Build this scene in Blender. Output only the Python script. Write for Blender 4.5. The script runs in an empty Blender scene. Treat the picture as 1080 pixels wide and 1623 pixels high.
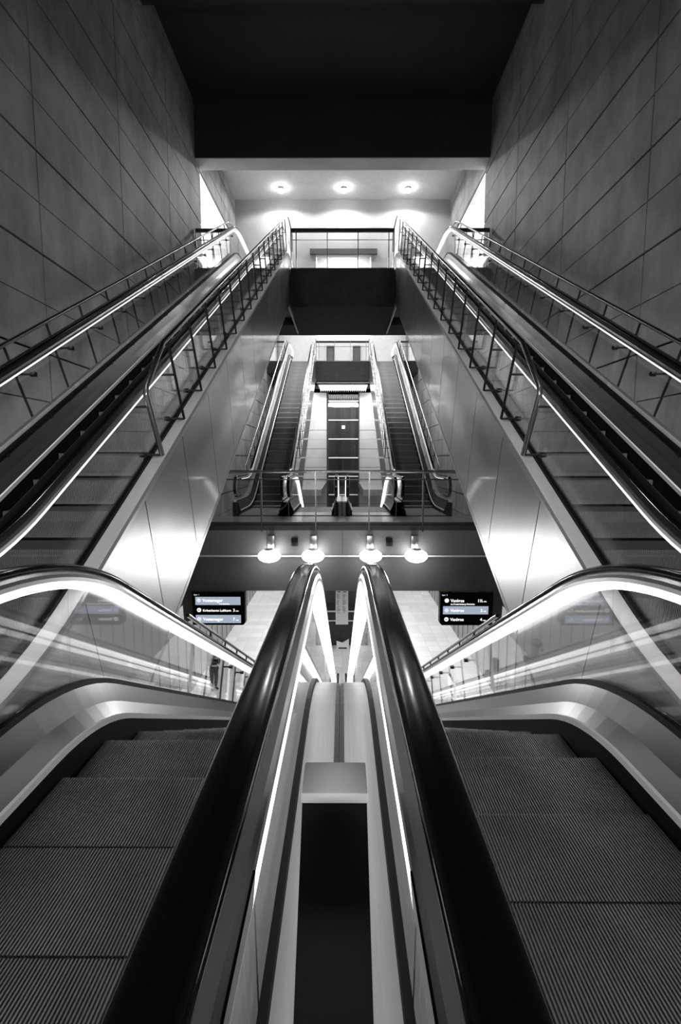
import bpy, bmesh, math, random
from mathutils import Vector, Matrix
random.seed(7)
SC = bpy.context.scene
COL = SC.collection
H = 1.45                      # camera height above the landing floor (landing floor is z = 0)
T30 = math.tan(math.radians(30))
PI = math.pi
SHIFT = 12.4                  # distance between the near landing and the bridge landing

# ------------------------------------------------------------------ materials
def _mat(name):
    m = bpy.data.materials.new(name); m.use_nodes = True
    nt = m.node_tree; nt.nodes.clear()
    out = nt.nodes.new('ShaderNodeOutputMaterial')
    return m, nt, out

def principled(name, col, rough=.5, metal=0., spec=.5, noise=0., nscale=(4, 4, 4), rnoise=0., bump=0., bscale=(30, 30, 30), bdist=.01, detail=6, coat=0.):
    m, nt, out = _mat(name)
    b = nt.nodes.new('ShaderNodeBsdfPrincipled')
    nt.links.new(b.outputs[0], out.inputs[0])
    c = (col, col, col, 1) if isinstance(col, (int, float)) else (*col, 1)
    b.inputs['Base Color'].default_value = c
    b.inputs['Roughness'].default_value = rough
    b.inputs['Metallic'].default_value = metal
    b.inputs['Specular IOR Level'].default_value = spec
    if coat:
        b.inputs['Coat Weight'].default_value = coat; b.inputs['Coat Roughness'].default_value = .07; b.inputs['Coat IOR'].default_value = 2.4
    tc = nt.nodes.new('ShaderNodeTexCoord')
    def tex(scale, det):
        mp = nt.nodes.new('ShaderNodeMapping'); mp.inputs['Scale'].default_value = scale
        nt.links.new(tc.outputs['Object'], mp.inputs[0])
        n = nt.nodes.new('ShaderNodeTexNoise'); n.inputs['Scale'].default_value = 1.0
        n.inputs['Detail'].default_value = det; n.inputs['Roughness'].default_value = .6
        nt.links.new(mp.outputs[0], n.inputs['Vector'])
        return n
    if noise or rnoise:
        n = tex(nscale, detail)
        if noise:
            r = nt.nodes.new('ShaderNodeMapRange')
            r.inputs[1].default_value = .3; r.inputs[2].default_value = .7
            r.inputs[3].default_value = 1 - noise; r.inputs[4].default_value = 1 + noise
            nt.links.new(n.outputs[0], r.inputs[0])
            mx = nt.nodes.new('ShaderNodeMix'); mx.data_type = 'RGBA'; mx.blend_type = 'MULTIPLY'
            mx.inputs[0].default_value = 1
            mx.inputs[6].default_value = c
            nt.links.new(r.outputs[0], mx.inputs[7])
            nt.links.new(mx.outputs[2], b.inputs['Base Color'])
        if rnoise:
            r = nt.nodes.new('ShaderNodeMapRange')
            r.inputs[1].default_value = .3; r.inputs[2].default_value = .7
            r.inputs[3].default_value = max(.02, rough - rnoise); r.inputs[4].default_value = rough + rnoise
            nt.links.new(n.outputs[0], r.inputs[0]); nt.links.new(r.outputs[0], b.inputs['Roughness'])
    if bump:
        n = tex(bscale, 3)
        bp = nt.nodes.new('ShaderNodeBump'); bp.inputs['Strength'].default_value = bump; bp.inputs['Distance'].default_value = bdist
        nt.links.new(n.outputs[0], bp.inputs['Height']); nt.links.new(bp.outputs[0], b.inputs['Normal'])
    return m

def emission(name, col, strength):
    m, nt, out = _mat(name)
    e = nt.nodes.new('ShaderNodeEmission')
    e.inputs[0].default_value = (*col, 1) if not isinstance(col, (int, float)) else (col, col, col, 1)
    e.inputs[1].default_value = strength
    nt.links.new(e.outputs[0], out.inputs[0])
    return m

def glassmat(name, tint=.95, refl=1., ior=1.5):
    m, nt, out = _mat(name)
    tr = nt.nodes.new('ShaderNodeBsdfTransparent'); tr.inputs[0].default_value = (tint, tint, tint, 1)
    gl = nt.nodes.new('ShaderNodeBsdfGlossy'); gl.inputs['Roughness'].default_value = .015
    gl.inputs[0].default_value = (refl, refl, refl, 1)
    # Schlick reflectance that is the same on both faces of the pane
    ge = nt.nodes.new('ShaderNodeNewGeometry')
    def math_(op, a, b=None):
        n = nt.nodes.new('ShaderNodeMath'); n.operation = op
        for i, q in enumerate((a, b)):
            if q is None: continue
            if isinstance(q, (int, float)): n.inputs[i].default_value = q
            else: nt.links.new(q, n.inputs[i])
        return n.outputs[0]
    dt = nt.nodes.new('ShaderNodeVectorMath'); dt.operation = 'DOT_PRODUCT'
    nt.links.new(ge.outputs['Normal'], dt.inputs[0]); nt.links.new(ge.outputs['Incoming'], dt.inputs[1])
    f0 = ((ior - 1) / (ior + 1)) ** 2
    fr = math_('ADD', math_('MULTIPLY', math_('POWER', math_('SUBTRACT', 1., math_('ABSOLUTE', dt.outputs['Value'])), 5.), 1 - f0), f0)
    mx = nt.nodes.new('ShaderNodeMixShader')
    nt.links.new(fr, mx.inputs[0]); nt.links.new(tr.outputs[0], mx.inputs[1]); nt.links.new(gl.outputs[0], mx.inputs[2])
    nt.links.new(mx.outputs[0], out.inputs[0])
    return m

M = {}
M['steel'] = principled('brushed_steel', .36, .36, 1, noise=.12, nscale=(.9, .9, .9), rnoise=.03, detail=2, bump=.16, bscale=(1.1, .7, .9), bdist=.06, coat=.55)
M['deck'] = principled('satin_deck_metal', .36, .34, .55, noise=.10, nscale=(70, 1.5, 1.5), rnoise=.04)
M['updeck'] = principled('pale_deck_metal', .86, .5, 0, noise=.06)
M['fascia'] = principled('fascia_steel', .17, .50, .35, noise=.15, nscale=(1.5, 1.5, .5), detail=2)
M['palemetal'] = principled('pale_painted_metal', .68, .45, .0, noise=.05)
M['innerdeck'] = principled('inner_deck_metal', .15, .30, .9, noise=.05, nscale=(.6, .6, .6), rnoise=.02, detail=1)
M['lip'] = principled('bright_trim', .92, .4, 0)
M['rubber'] = principled('black_rubber', .003, .13, 0, .3)
M['gasket'] = principled('gasket_black', .004, .5, 0, .2)
M['guide'] = principled('aluminium_profile', .45, .3, 1)
M['dark'] = principled('dark_painted_metal', .03, .5, .2, noise=.15)
M['skirt'] = principled('skirt_black', .004, .6, 0, .12)
M['step'] = principled('step_aluminium', .17, .45, .5, noise=.25, nscale=(3, 3, 3))
M['tube'] = principled('steel_tube', .36, .26, 1)
M['tubedark'] = principled('dark_steel_tube', .055, .35, .9)
M['glass'] = glassmat('clear_glass', .975)
M['glassdark'] = glassmat('shaft_glass', .80)
M['strip'] = emission('light_strip', (1, 1, 1), 2.6)
M['upstrip'] = emission('thin_light_strip', (1, 1, 1), 1.5)
M['lamp'] = emission('lamp_diffuser', (1, 1, 1), 13.)
M['downlight'] = emission('downlight_lens', (1, 1, 1), 80.)
M['panel'] = principled('concrete_panel', .30, .62, 0, .35, noise=.42, nscale=(1., 1.3, .8), detail=9, bump=.16, bscale=(24, 24, 24), bdist=.004)
M['joint'] = principled('panel_joint', .006, .9, 0, .1)
M['concrete'] = principled('dark_concrete', .10, .75, 0, .3, noise=.25, nscale=(1.2, 1.2, 1.2), bump=.1)
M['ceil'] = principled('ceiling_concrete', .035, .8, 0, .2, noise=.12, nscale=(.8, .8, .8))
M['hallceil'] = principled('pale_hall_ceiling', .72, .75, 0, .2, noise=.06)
M['white'] = principled('white_plaster', .80, .6, 0, .3, noise=.05)
M['hallwall'] = principled('hall_concrete', .42, .7, 0, .3, noise=.12, nscale=(.8, .8, .8))
M['scrwall'] = principled('platform_door_panel', .30, .4, .1, noise=.15, nscale=(1, 1, .3))
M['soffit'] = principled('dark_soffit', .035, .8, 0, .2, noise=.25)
M['floor'] = principled('granite_floor', .22, .28, 0, .5, noise=.18, nscale=(9, 9, 9))
M['endpanel'] = principled('end_wall_panel', .50, .30, .35, noise=.10, nscale=(1, 1, 1))
M['screen'] = principled('display_black', .008, .25, 0, .5)
M['paper'] = principled('paper', .62, .6)
M['print'] = principled('print_grey', .12, .6)
M['cloth'] = principled('dark_cloth', .03, .85, noise=.2)
M['coat'] = principled('coat_cloth', .05, .8, noise=.2)
M['skin'] = principled('skin', (.46, .42, .40), .5)
M['hair'] = principled('hair', .02, .5)
M['shoe'] = principled('shoe', .015, .4)
M['sock'] = principled('trouser_grey', .09, .8)
M['lift'] = principled('lift_interior', .07, .35, .6, noise=.6, nscale=(3.2, .2, .05))
M['whiteglow'] = emission('lit_panel_and_reflection', (1, 1, 1), 6.)  # ceiling diffuser, and the imitated reflection on the lift
M['rowblue'] = emission('lit_row', (.50, .57, .72), .75)
M['glyph'] = emission('lit_glyph', (1, 1, 1), 1.3)
M['glyphdim'] = emission('lit_glyph_dim', (.8, .85, 1), .95)

def tiles(name, a, mort, sx, sy, rough=.3):
    m, nt, out = _mat(name)
    b = nt.nodes.new('ShaderNodeBsdfPrincipled'); nt.links.new(b.outputs[0], out.inputs[0])
    b.inputs['Roughness'].default_value = rough
    tc = nt.nodes.new('ShaderNodeTexCoord')
    br = nt.nodes.new('ShaderNodeTexBrick'); br.offset = 0
    br.inputs['Scale'].default_value = 1; br.inputs['Brick Width'].default_value = sx; br.inputs['Row Height'].default_value = sy
    br.inputs['Mortar Size'].default_value = .012; br.inputs['Bias'].default_value = 0
    br.inputs['Color1'].default_value = (a, a, a, 1); br.inputs['Color2'].default_value = (a * .8, a * .8, a * .8, 1); br.inputs['Mortar'].default_value = (mort, mort, mort, 1)
    nt.links.new(tc.outputs['Object'], br.inputs[0])
    nt.links.new(br.outputs[0], b.inputs['Base Color'])
    return m
M['platform'] = tiles('platform_tiles', .55, .38, .6, .6)

# ------------------------------------------------------------------ mesh helpers
class MB:
    def __init__(s): s.v = []; s.f = []; s.mi = []; s.cur = 0
    def add(s, vs, fs):
        o = len(s.v); s.v += [tuple(p) for p in vs]
        for f in fs: s.f.append(tuple(i + o for i in f)); s.mi.append(s.cur)
    def box(s, x0, x1, y0, y1, z0, z1):
        s.add([(x0, y0, z0), (x1, y0, z0), (x1, y1, z0), (x0, y1, z0), (x0, y0, z1), (x1, y0, z1), (x1, y1, z1), (x0, y1, z1)],
              [(0, 3, 2, 1), (4, 5, 6, 7), (0, 1, 5, 4), (1, 2, 6, 5), (2, 3, 7, 6), (3, 0, 4, 7)])
    def cbox(s, x0, x1, y0, y1, z0, z1, c):
        # box with chamfered edges
        c = min(c, (x1 - x0) / 2.2, (y1 - y0) / 2.2, (z1 - z0) / 2.2)
        bm = bmesh.new()
        bmesh.ops.create_cube(bm, size=1)
        for v in bm.verts:
            v.co = Vector(((x0 + x1) / 2 + v.co.x * (x1 - x0), (y0 + y1) / 2 + v.co.y * (y1 - y0), (z0 + z1) / 2 + v.co.z * (z1 - z0)))
        bmesh.ops.bevel(bm, geom=list(bm.edges), offset=c, segments=2, affect='EDGES', profile=.5)
        s.addbm(bm)
    def addbm(s, bm):
        bm.verts.index_update()
        s.add([v.co[:] for v in bm.verts], [tuple(v.index for v in f.verts) for f in bm.faces]); bm.free()
    def prism(s, pts, axis, a, b):
        # pts polygon (2D) extruded along axis ('x': pts=(y,z); 'y': pts=(x,z); 'z': pts=(x,y))
        def P(p, t):
            return (t, p[0], p[1]) if axis == 'x' else ((p[0], t, p[1]) if axis == 'y' else (p[0], p[1], t))
        n = len(pts)
        s.add([P(p, a) for p in pts] + [P(p, b) for p in pts],
              [tuple(range(n))[::-1], tuple(range(n, 2 * n))] + [(i, (i + 1) % n, n + (i + 1) % n, n + i) for i in range(n)])
    def tube(s, pts, r, n=8, cap=True):
        pts = [Vector(p) for p in pts]
        rings = []; up = None
        for i, p in enumerate(pts):
            t = (pts[min(i + 1, len(pts) - 1)] - pts[max(i - 1, 0)]).normalized()
            if up is None:
                up = Vector((0, 0, 1)) if abs(t.z) < .9 else Vector((1, 0, 0))
            up = (up - t * up.dot(t))
            if up.length < 1e-4: up = t.orthogonal()
            up.normalize(); sd = t.cross(up)
            rings.append([p + (up * math.cos(2 * PI * k / n) + sd * math.sin(2 * PI * k / n)) * r for k in range(n)])
        fs = []
        for i in range(len(rings) - 1):
            for k in range(n):
                fs.append((i * n + k, i * n + (k + 1) % n, (i + 1) * n + (k + 1) % n, (i + 1) * n + k))
        if cap: fs += [tuple(range(n))[::-1], tuple(range((len(rings) - 1) * n, len(rings) * n))]
        s.add([q for r_ in rings for q in r_], fs)
    def sweep(s, prof, path, x0=0., closed_prof=True, cap=True):
        # prof: list of (dx, dn); path: list of (y, z); normal is left of the travel direction
        n = len(prof); vs = []
        for i, (y, z) in enumerate(path):
            a = path[max(i - 1, 0)]; b = path[min(i + 1, len(path) - 1)]
            ty, tz = b[0] - a[0], b[1] - a[1]; L = math.hypot(ty, tz) or 1; ty /= L; tz /= L
            for dx, dn in prof: vs.append((x0 + dx, y - tz * dn, z + ty * dn))
        fs = []
        for i in range(len(path) - 1):
            for k in range(n if closed_prof else n - 1):
                fs.append((i * n + k, i * n + (k + 1) % n, (i + 1) * n + (k + 1) % n, (i + 1) * n + k))
        if cap and closed_prof: fs += [tuple(range(n))[::-1], tuple(range((len(path) - 1) * n, len(path) * n))]
        s.add(vs, fs)
    def ribbon(s, top, bot, xa, xb):
        # solid between two matched (y,z) polylines, from x=xa to xb
        n = len(top)
        vs = []
        for p, q in zip(top, bot): vs += [(xa, *p), (xb, *p), (xb, *q), (xa, *q)]
        fs = []
        for i in range(n - 1):
            a, b = 4 * i, 4 * i + 4
            for k in range(4): fs.append((a + k, a + (k + 1) % 4, b + (k + 1) % 4, b + k))
        fs += [(3, 2, 1, 0), (4 * n - 4, 4 * n - 3, 4 * n - 2, 4 * n - 1)]
        s.add(vs, fs)
    def ellipsoid(s, c, r, nu=24, nv=14):
        bm = bmesh.new(); bmesh.ops.create_uvsphere(bm, u_segments=nu, v_segments=nv, radius=1)
        for v in bm.verts: v.co = Vector((c[0] + v.co.x * r[0], c[1] + v.co.y * r[1], c[2] + v.co.z * r[2]))
        s.addbm(bm)
    def disc(s, c, axis, r, h, n=20):
        c = Vector(c); ax = Vector(axis).normalized()
        s.tube([c, c + ax * h], r, n)
    def build(s, name, mat, parent=None, smooth=False, kind=None):
        me = bpy.data.meshes.new(name); me.from_pydata(s.v, [], s.f)
        bm = bmesh.new(); bm.from_mesh(me); bmesh.ops.recalc_face_normals(bm, faces=bm.faces); bm.to_mesh(me); bm.free()
        mats = mat if isinstance(mat, (list, tuple)) else [mat]
        for m in mats: me.materials.append(m)
        if len(mats) > 1: me.polygons.foreach_set('material_index', s.mi)
        if smooth:
            me.polygons.foreach_set('use_smooth', [True] * len(me.polygons))
            try: me.set_sharp_from_angle(angle=math.radians(40))
            except Exception: pass
        me.update()
        o = bpy.data.objects.new(name, me); COL.objects.link(o)
        if parent is not None: o.parent = parent
        if kind: o['kind'] = kind
        return o

def obj_from_mesh(name, me, parent=None, loc=(0, 0, 0), rz=0):
    o = bpy.data.objects.new(name, me); COL.objects.link(o); o.parent = parent
    o.location = loc; o.rotation_euler.z = rz
    return o

def tag(o, label, cat, group=None):
    o['label'] = label; o['category'] = cat
    if group: o['group'] = group
    return o

def thing(name, label, cat, loc=(0, 0, 0), group=None):
    o = bpy.data.objects.new(name, None); COL.objects.link(o); o.location = loc
    o.empty_display_size = .2
    return tag(o, label, cat, group)

KIDS = {}
def kids(o):
    return [c for c in COL.objects if c.parent is o]

def copy_tree(o, parent=None, pairs=None):
    top = pairs is None
    if pairs is None:
        pairs = {}
        for c in COL.objects:
            if c.parent is not None: pairs.setdefault(c.parent.name, []).append(c)
    c = o.copy(); COL.objects.link(c)
    if parent is not None: c.parent = parent
    for ch in pairs.get(o.name, []): copy_tree(ch, c, pairs)
    return c

def far_copy(o, label, dy=SHIFT, group=None):
    c = copy_tree(o); c.location.y += dy; c['label'] = label
    if group: c['group'] = group
    elif 'group' in c.keys(): pass
    return c

def struct(name, mb, mat, smooth=False):
    return mb.build(name, mat, None, smooth, 'structure')

# ------------------------------------------------------------------ escalators
class Path:
    """piecewise line-arc-line-arc-line curve in (y,z); eval(t) with t in 0..5"""
    def __init__(s, sg, yA, zA, hA, hI, yB, zB, hB, y0, y1, RA, RB):
        t = T30 * sg; th = math.radians(30)
        yi1 = yA + (hA - hI) / t; yi2 = yA + (zB + hB - zA - hI) / t
        s.p = []
        z1 = zA + hA; z2 = zB + hB
        TA = RA * math.tan(th / 2); TB = RB * math.tan(th / 2)
        a0 = (yi1 - TA, z1); a1 = (yi1 + TA * math.cos(th), z1 + sg * TA * math.sin(th))
        b0 = (yi2 - TB * math.cos(th), z2 - sg * TB * math.sin(th)); b1 = (yi2 + TB, z2)
        cA = (a0[0], z1 + sg * RA); cB = (b1[0], z2 - sg * RB)
        s.seg = [(y0, z1, *a0), None, (*a1, *b0), None, (*b1, y1, z2)]
        s.A = (cA, RA, sg); s.B = (cB, RB, sg); s.th = th
    def ev(s, t):
        t = min(max(t, 0), 4.99999); i = int(t); u = t - i
        if i in (0, 2, 4):
            a = s.seg[i]; return (a[0] + (a[2] - a[0]) * u, a[1] + (a[3] - a[1]) * u)
        if i == 1:
            (cy, cz), R, sg = s.A; a = s.th * u
            return (cy + R * math.sin(a), cz - sg * R * math.cos(a))
        (cy, cz), R, sg = s.B; a = s.th * (1 - u)
        return (cy - R * math.sin(a), cz + sg * R * math.cos(a))
    def pts(s, t0=0, t1=5, narc=8):
        ts = sorted({t0, t1} | {t for t in [0, 1, 2, 3, 4, 5] if t0 < t < t1} | {1 + k / narc for k in range(narc + 1) if t0 < 1 + k / narc < t1} | {3 + k / narc for k in range(narc + 1) if t0 < 3 + k / narc < t1})
        return [s.ev(t) for t in ts]
    def ts_between(s, t0, t1, narc=8):
        return sorted({t0, t1} | {float(t) for t in [1, 2, 3, 4] if t0 < t < t1} | {1 + k / narc for k in range(narc + 1) if t0 < 1 + k / narc < t1} | {3 + k / narc for k in range(narc + 1) if t0 < 3 + k / narc < t1})
    def zat(s, y):
        lo, hi = 0., 5.
        for _ in range(40):
            m = (lo + hi) / 2
            if s.ev(m)[0] < y: lo = m
            else: hi = m
        return s.ev(lo)[1]

def step_mesh():
    mb = MB(); n = 84; w = .99; p = w / n; d = .010
    prof = []
    for i in range(n):
        x = -w / 2 + i * p
        prof += [(x, 0), (x + p * .45, 0), (x + p * .5, -d), (x + p * .95, -d)]
    prof.append((w / 2, 0))
    # cross-section polyline along y: riser foot -> nosing -> tread back ; offset is inward for grooves
    path = [(.03, -.215), (.012, -.10), (.0, -.012), (.006, -.001), (.012, 0.), (.398, 0.)]
    nrm = [(-1, 0), (-1, 0), (-.9, .3), (-.6, .6), (0, 1), (0, 1)]
    vs = []
    for (y, z), (ny, nz) in zip(path, nrm):
        for x, dd in prof: vs.append((x, y + ny * dd, z + nz * dd))
    k = len(prof); fs = []
    for i in range(len(path) - 1):
        for j in range(k - 1): fs.append((i * k + j, i * k + j + 1, (i + 1) * k + j + 1, (i + 1) * k + j))
    mb.add(vs, fs)
    me = bpy.data.meshes.new('step'); me.from_pydata(mb.v, [], mb.f); me.materials.append(M['step']); me.update()
    # side cheeks and body
    bm = bmesh.new(); bm.from_mesh(me)
    b2 = MB(); b2.box(-w / 2, w / 2, .035, .396, -.21, -.014)
    vv = [bm.verts.new(v) for v in b2.v]
    for f in b2.f: bm.faces.new([vv[i] for i in f])
    bm.to_mesh(me); bm.free()
    return me
STEP = step_mesh()

def rounded(w, h, r, n=4):
    pts = []
    for cx, cz, a0 in ((w / 2 - r, -r, 0), (-w / 2 + r, -r, 90), (-w / 2 + r, -h + r, 180), (w / 2 - r, -h + r, 270)):
        for k in range(n + 1):
            a = math.radians(a0 + 90 * k / n)
            pts.append((cx + r * math.cos(a), cz + r * math.sin(a)))
    return pts

def make_escalator(label, xc, sg, yA, zB, ovL, ovR, cladL, cladR, y0=.22, y1=None, sep=1.20, phase=0.):
    yB = yA + abs(zB) / T30
    if y1 is None: y1 = yB + 1.75
    root = thing('escalator', label, 'escalator', (xc, 0, 0), 'escalators')
    hs = sep / 2
    def path(hA, hI, RA, RB, hB=None, a=y0, b=y1): return Path(sg, yA, 0, hA, hI, yB, zB, hA if hB is None else hB, a, b, RA, RB)
    # radii: convex crest (top) larger for higher curves, concave foot smaller
    up = sg > 0
    ovL_in = 1 if ovR > ovL else -1      # which side faces the neighbouring escalator
    Rh = (1.9, 2.4) if up else (2.4, 1.9)
    Rd = (2.5, 1.8) if up else (1.8, 2.5)
    Rs = (2.6, 1.5) if up else (1.5, 2.6)
    hand = path(1.0, 1.0, *Rh)
    deck = path(.335, .31, *Rd)
    lip = path(.095, .095, *Rs)
    nose = path(0, 0, *Rs)
    r = .285
    def loop(c):
        zA_, zB_ = 1.0, zB + 1.0
        pts = [(y0 + .45, zA_ - 2 * r + .02), (y0 + .1, zA_ - 2 * r)]
        pts += [(y0 - r * math.sin(k * PI / 12), zA_ - r - r * math.cos(k * PI / 12)) for k in range(0, 12)]
        pts += c.pts(narc=12)
        pts += [(y1 + r * math.sin(k * PI / 12), zB_ - r + r * math.cos(k * PI / 12)) for k in range(1, 13)]
        pts += [(y1 - .1, zB_ - 2 * r), (y1 - .45, zB_ - 2 * r + .02)]
        return pts
    L = loop(hand)
    hr_prof = rounded(.074, .036, .016)
    gd_prof = [(-.026, -.03), (.026, -.03), (.046, -.050), (.051, -.066), (.051, -.085),  (-.051, -.085), (-.051, -.066), (-.046, -.050)]
    def st_profs(side):
        o_ = []
        for q in (-1, 1):
            sh_ = .100 if up else (.092 if (q != side and side * ovL_in > 0) else .119)
            o_.append([(q * .009, -.087), (q * .050, -.087), (q * .050, -sh_), (q * .036, -sh_ - .004), (q * .009, -sh_ - .004)])
        return o_
    SL = [p for p in hand.pts(narc=12) if p[0] > y0 + .35]
    SL = [(y0 + .33, hand.zat(y0 + .33))] + SL
    inner_len = math.hypot(deck.ev(3)[0] - deck.ev(2)[0], deck.ev(3)[1] - deck.ev(2)[1])
    npan = max(3, round(inner_len / 1.55))
    # joint parameters for the glass: flat, arcs, then equal panels on the incline
    cuts = [0.35, 1.5] + [2 + k / npan for k in range(1, npan)] + [3.5, 4.65]
    glass_top = path(.90, .90, *Rh)
    for sx in (-1, 1):
        gx = sx * hs
        mb = MB(); mb.sweep(hr_prof, L, gx); mb.build('handrail', M['rubber'], root, True)
        mb = MB(); mb.sweep(gd_prof, L[1:-1], gx); mb.build('handrail_guide', M['guide'], root)
        mb = MB()
        for q in st_profs(sx): mb.sweep(q, SL + L[-14:-2], gx)
        mb.build('light_strip', M['upstrip' if up else 'strip'], root)
        ca = hand.zat(y0 + .3)
        mb = MB(); mb.sweep([(-.054, -.07), (.054, -.07), (.050, -.118), (-.050, -.118)], [(y0 + .14, ca), (y0 + .24, ca), (y0 + .335, ca)], gx); mb.build('strip_end_cap', M['rubber'], root)
        for a, b in zip(cuts[:-1], cuts[1:]):
            ts = glass_top.ts_between(a + .004, b - .004)
            mb = MB(); mb.ribbon([glass_top.ev(t) for t in ts], [deck.ev(t) for t in ts], gx - .006, gx + .006)
            mb.build('glass_panel', M['glass'], root)
        # rounded end panels
        for end in (0, 1):
            if end == 0:
                c = (y0, 1.0 - r); rr = r - .11
                arc = [(c[0] - rr * math.sin(k * PI / 10), c[1] + rr * math.cos(k * PI / 10)) for k in range(0, 11)]
                tt = cuts[0] - .004
                pg = [glass_top.ev(tt), glass_top.ev(0)] + arc[1:-1] + [(y0 - .03, deck.ev(0)[1]), deck.ev(tt)]
            else:
                c = (y1, zB + 1.0 - r); rr = r - .11
                arc = [(c[0] + rr * math.sin(k * PI / 10), c[1] + rr * math.cos(k * PI / 10)) for k in range(0, 11)]
                tt = cuts[-1] + .004
                pg = [glass_top.ev(tt), glass_top.ev(5)] + arc[1:-1] + [(y1 + .03, deck.ev(5)[1]), deck.ev(tt)]
            mb = MB(); mb.prism(pg, 'x', gx - .006, gx + .006); mb.build('glass_panel', M['glass'], root)
        # gasket at the glass foot
        ts = deck.ts_between(0, 5)
        dp = [deck.ev(t) for t in ts]
        mb = MB(); gw = 1.5 if up else 1.15
        mb.sweep([(-.016 * gw, -.01), (.016 * gw, -.01), (.014 * gw, .022), (-.014 * gw, .022)], dp, gx); mb.build('glass_gasket', M['gasket'], root)
        # inner deck: sloped band and vertical band, lip, skirt
        mb = MB()
        lipx = .508
        A = [(sx * (hs - .016), *deck.ev(t)) for t in ts]
        mid = [((deck.ev(t)[0] * .45 + lip.ev(t)[0] * .55), (deck.ev(t)[1] * .45 + lip.ev(t)[1] * .55)) for t in ts]
        B = [(sx * (hs - .055), *m_) for m_ in mid]
        C = [(sx * lipx, *lip.ev(t)) for t in ts]
        D = [(sx * (lipx + .03), lip.ev(t)[0], lip.ev(t)[1] - .02) for t in ts]
        for a_, b_ in ((A, B), (B, C), (C, D)):
            n = len(a_); mb.add(a_ + b_, [(i, i + 1, n + i + 1, n + i) for i in range(n - 1)])
        mb.build('inner_deck', M['innerdeck'], root)
        lp = [lip.ev(t) for t in ts]
        mb = MB(); mb.sweep([(-.009, -.012), (.009, -.012), (.009, .018), (-.009, .018)], lp, sx * lipx); mb.build('deck_edge_trim', M['lip'], root)
        mb = MB()
        low = path(-.16, -.16, *Rs)
        mb.ribbon(lp, [low.ev(t) for t in ts], sx * (lipx - .004), sx * (lipx + .010)); mb.build('skirt_panel', M['skirt'], root)
        # outer deck
        ov = ovL if sx < 0 else ovR
        clad = cladL if sx < 0 else cladR
        mb = MB()
        xa = gx + sx * .014; xb = sx * (hs + ov)
        mb.ribbon(dp, [(p[0], p[1] - .03) for p in dp], min(xa, xb), max(xa, xb)); mb.build('outer_deck', M['updeck' if up else 'deck'], root)
        if clad:
            cb = path(-.9, -1.03, *((3.2, 1.0) if up else (1.0, 3.2)), a=y0, b=y1)
            tb = deck.ts_between(0 if up else 1, 5)
            xi_ = sx * (hs + ov - .02)
            mb = MB(); mb.ribbon([(deck.ev(t)[0], deck.ev(t)[1] - .04) for t in tb], [cb.ev(t) for t in tb], min(xi_, xi_ + sx * .006), max(xi_, xi_ + sx * .006)); mb.build('truss_side', M['skirt'], root)
            ncl = max(4, round(inner_len / .98))
            cc = [0.0, 1.0] + [2 + k / ncl for k in range(0, ncl + 1)] + [4.0, 5.0]
            for a, b in zip(cc[:-1], cc[1:]):
                if b - a < .001: continue
                if not up and a < 1: continue
                e = .006 / inner_len if int(a) == 2 else 0
                t2 = deck.ts_between(a + e, b - e)
                top = [(deck.ev(t)[0], deck.ev(t)[1] - .012) for t in t2]
                bot = [cb.ev(t) for t in t2]
                x_ = sx * (hs + ov)
                mb = MB(); mb.ribbon(top, bot, min(x_, x_ + sx * .012), max(x_, x_ + sx * .012)); mb.build('cladding_panel', M['steel'], root)
            mb = MB(); mb.sweep([(-.012, -.02), (.012, -.02), (.012, .012), (-.012, .012)], [(deck.ev(t)[0], deck.ev(t)[1]) for t in ts], sx * (hs + ov)); mb.build('cladding_edge', M['deck'], root)
            mb = MB(); mb.sweep([(-.014, -.03), (.014, -.03), (.014, .012), (-.014, .012)], [cb.ev(t) for t in deck.ts_between(0 if up else 1, 5)], sx * (hs + ov)); mb.build('cladding_edge', M['deck'], root)
    # truss soffit under the steps
    sb = path(-.86, -1.0, *((3.2, 1.0) if up else (1.0, 3.2)), a=y0, b=y1)
    tp = path(-.80, -.94, *((3.2, 1.0) if up else (1.0, 3.2)), a=y0, b=y1)
    ts = sb.ts_between(0, 5)
    mb = MB(); mb.ribbon([tp.ev(t) for t in ts], [sb.ev(t) for t in ts], -(hs + ovL - .02), hs + ovR - .02); mb.build('truss_soffit', M['dark'], root)
    # steps
    y = y0 + .32 + phase; n = 0; k = 0
    while y + .4 < y1 - .1:
        z = nose.zat(y if up else y + .4)
        if up: o = obj_from_mesh('step', STEP, root, (0, y, z))
        else: o = obj_from_mesh('step', STEP, root, (0, y + .4, z), PI)
        y += .4
    yend = y
    # floor plates with combs
    for a, b, z, d in ((y0 - .35, y0 + .30, 0, 1), (yend + .02, y1 + .5, zB, -1)):
        mb = MB(); mb.box(-.50, .50, a, b, z - .05, z + .004); fp = mb.build('floor_plate', M['innerdeck'], root)
        mb = MB()
        e = b if d > 0 else a
        for i in range(42): 
            x = -.495 + i * .0236
            mb.box(x, x + .006, min(e, e + d * .05), max(e, e + d * .05), z - .006, z + .003)
        mb.build('comb', M['deck'], fp)
    root['_'] = 0; del root['_']
    return root, dict(hand=hand, deck=deck, nose=nose)

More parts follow.
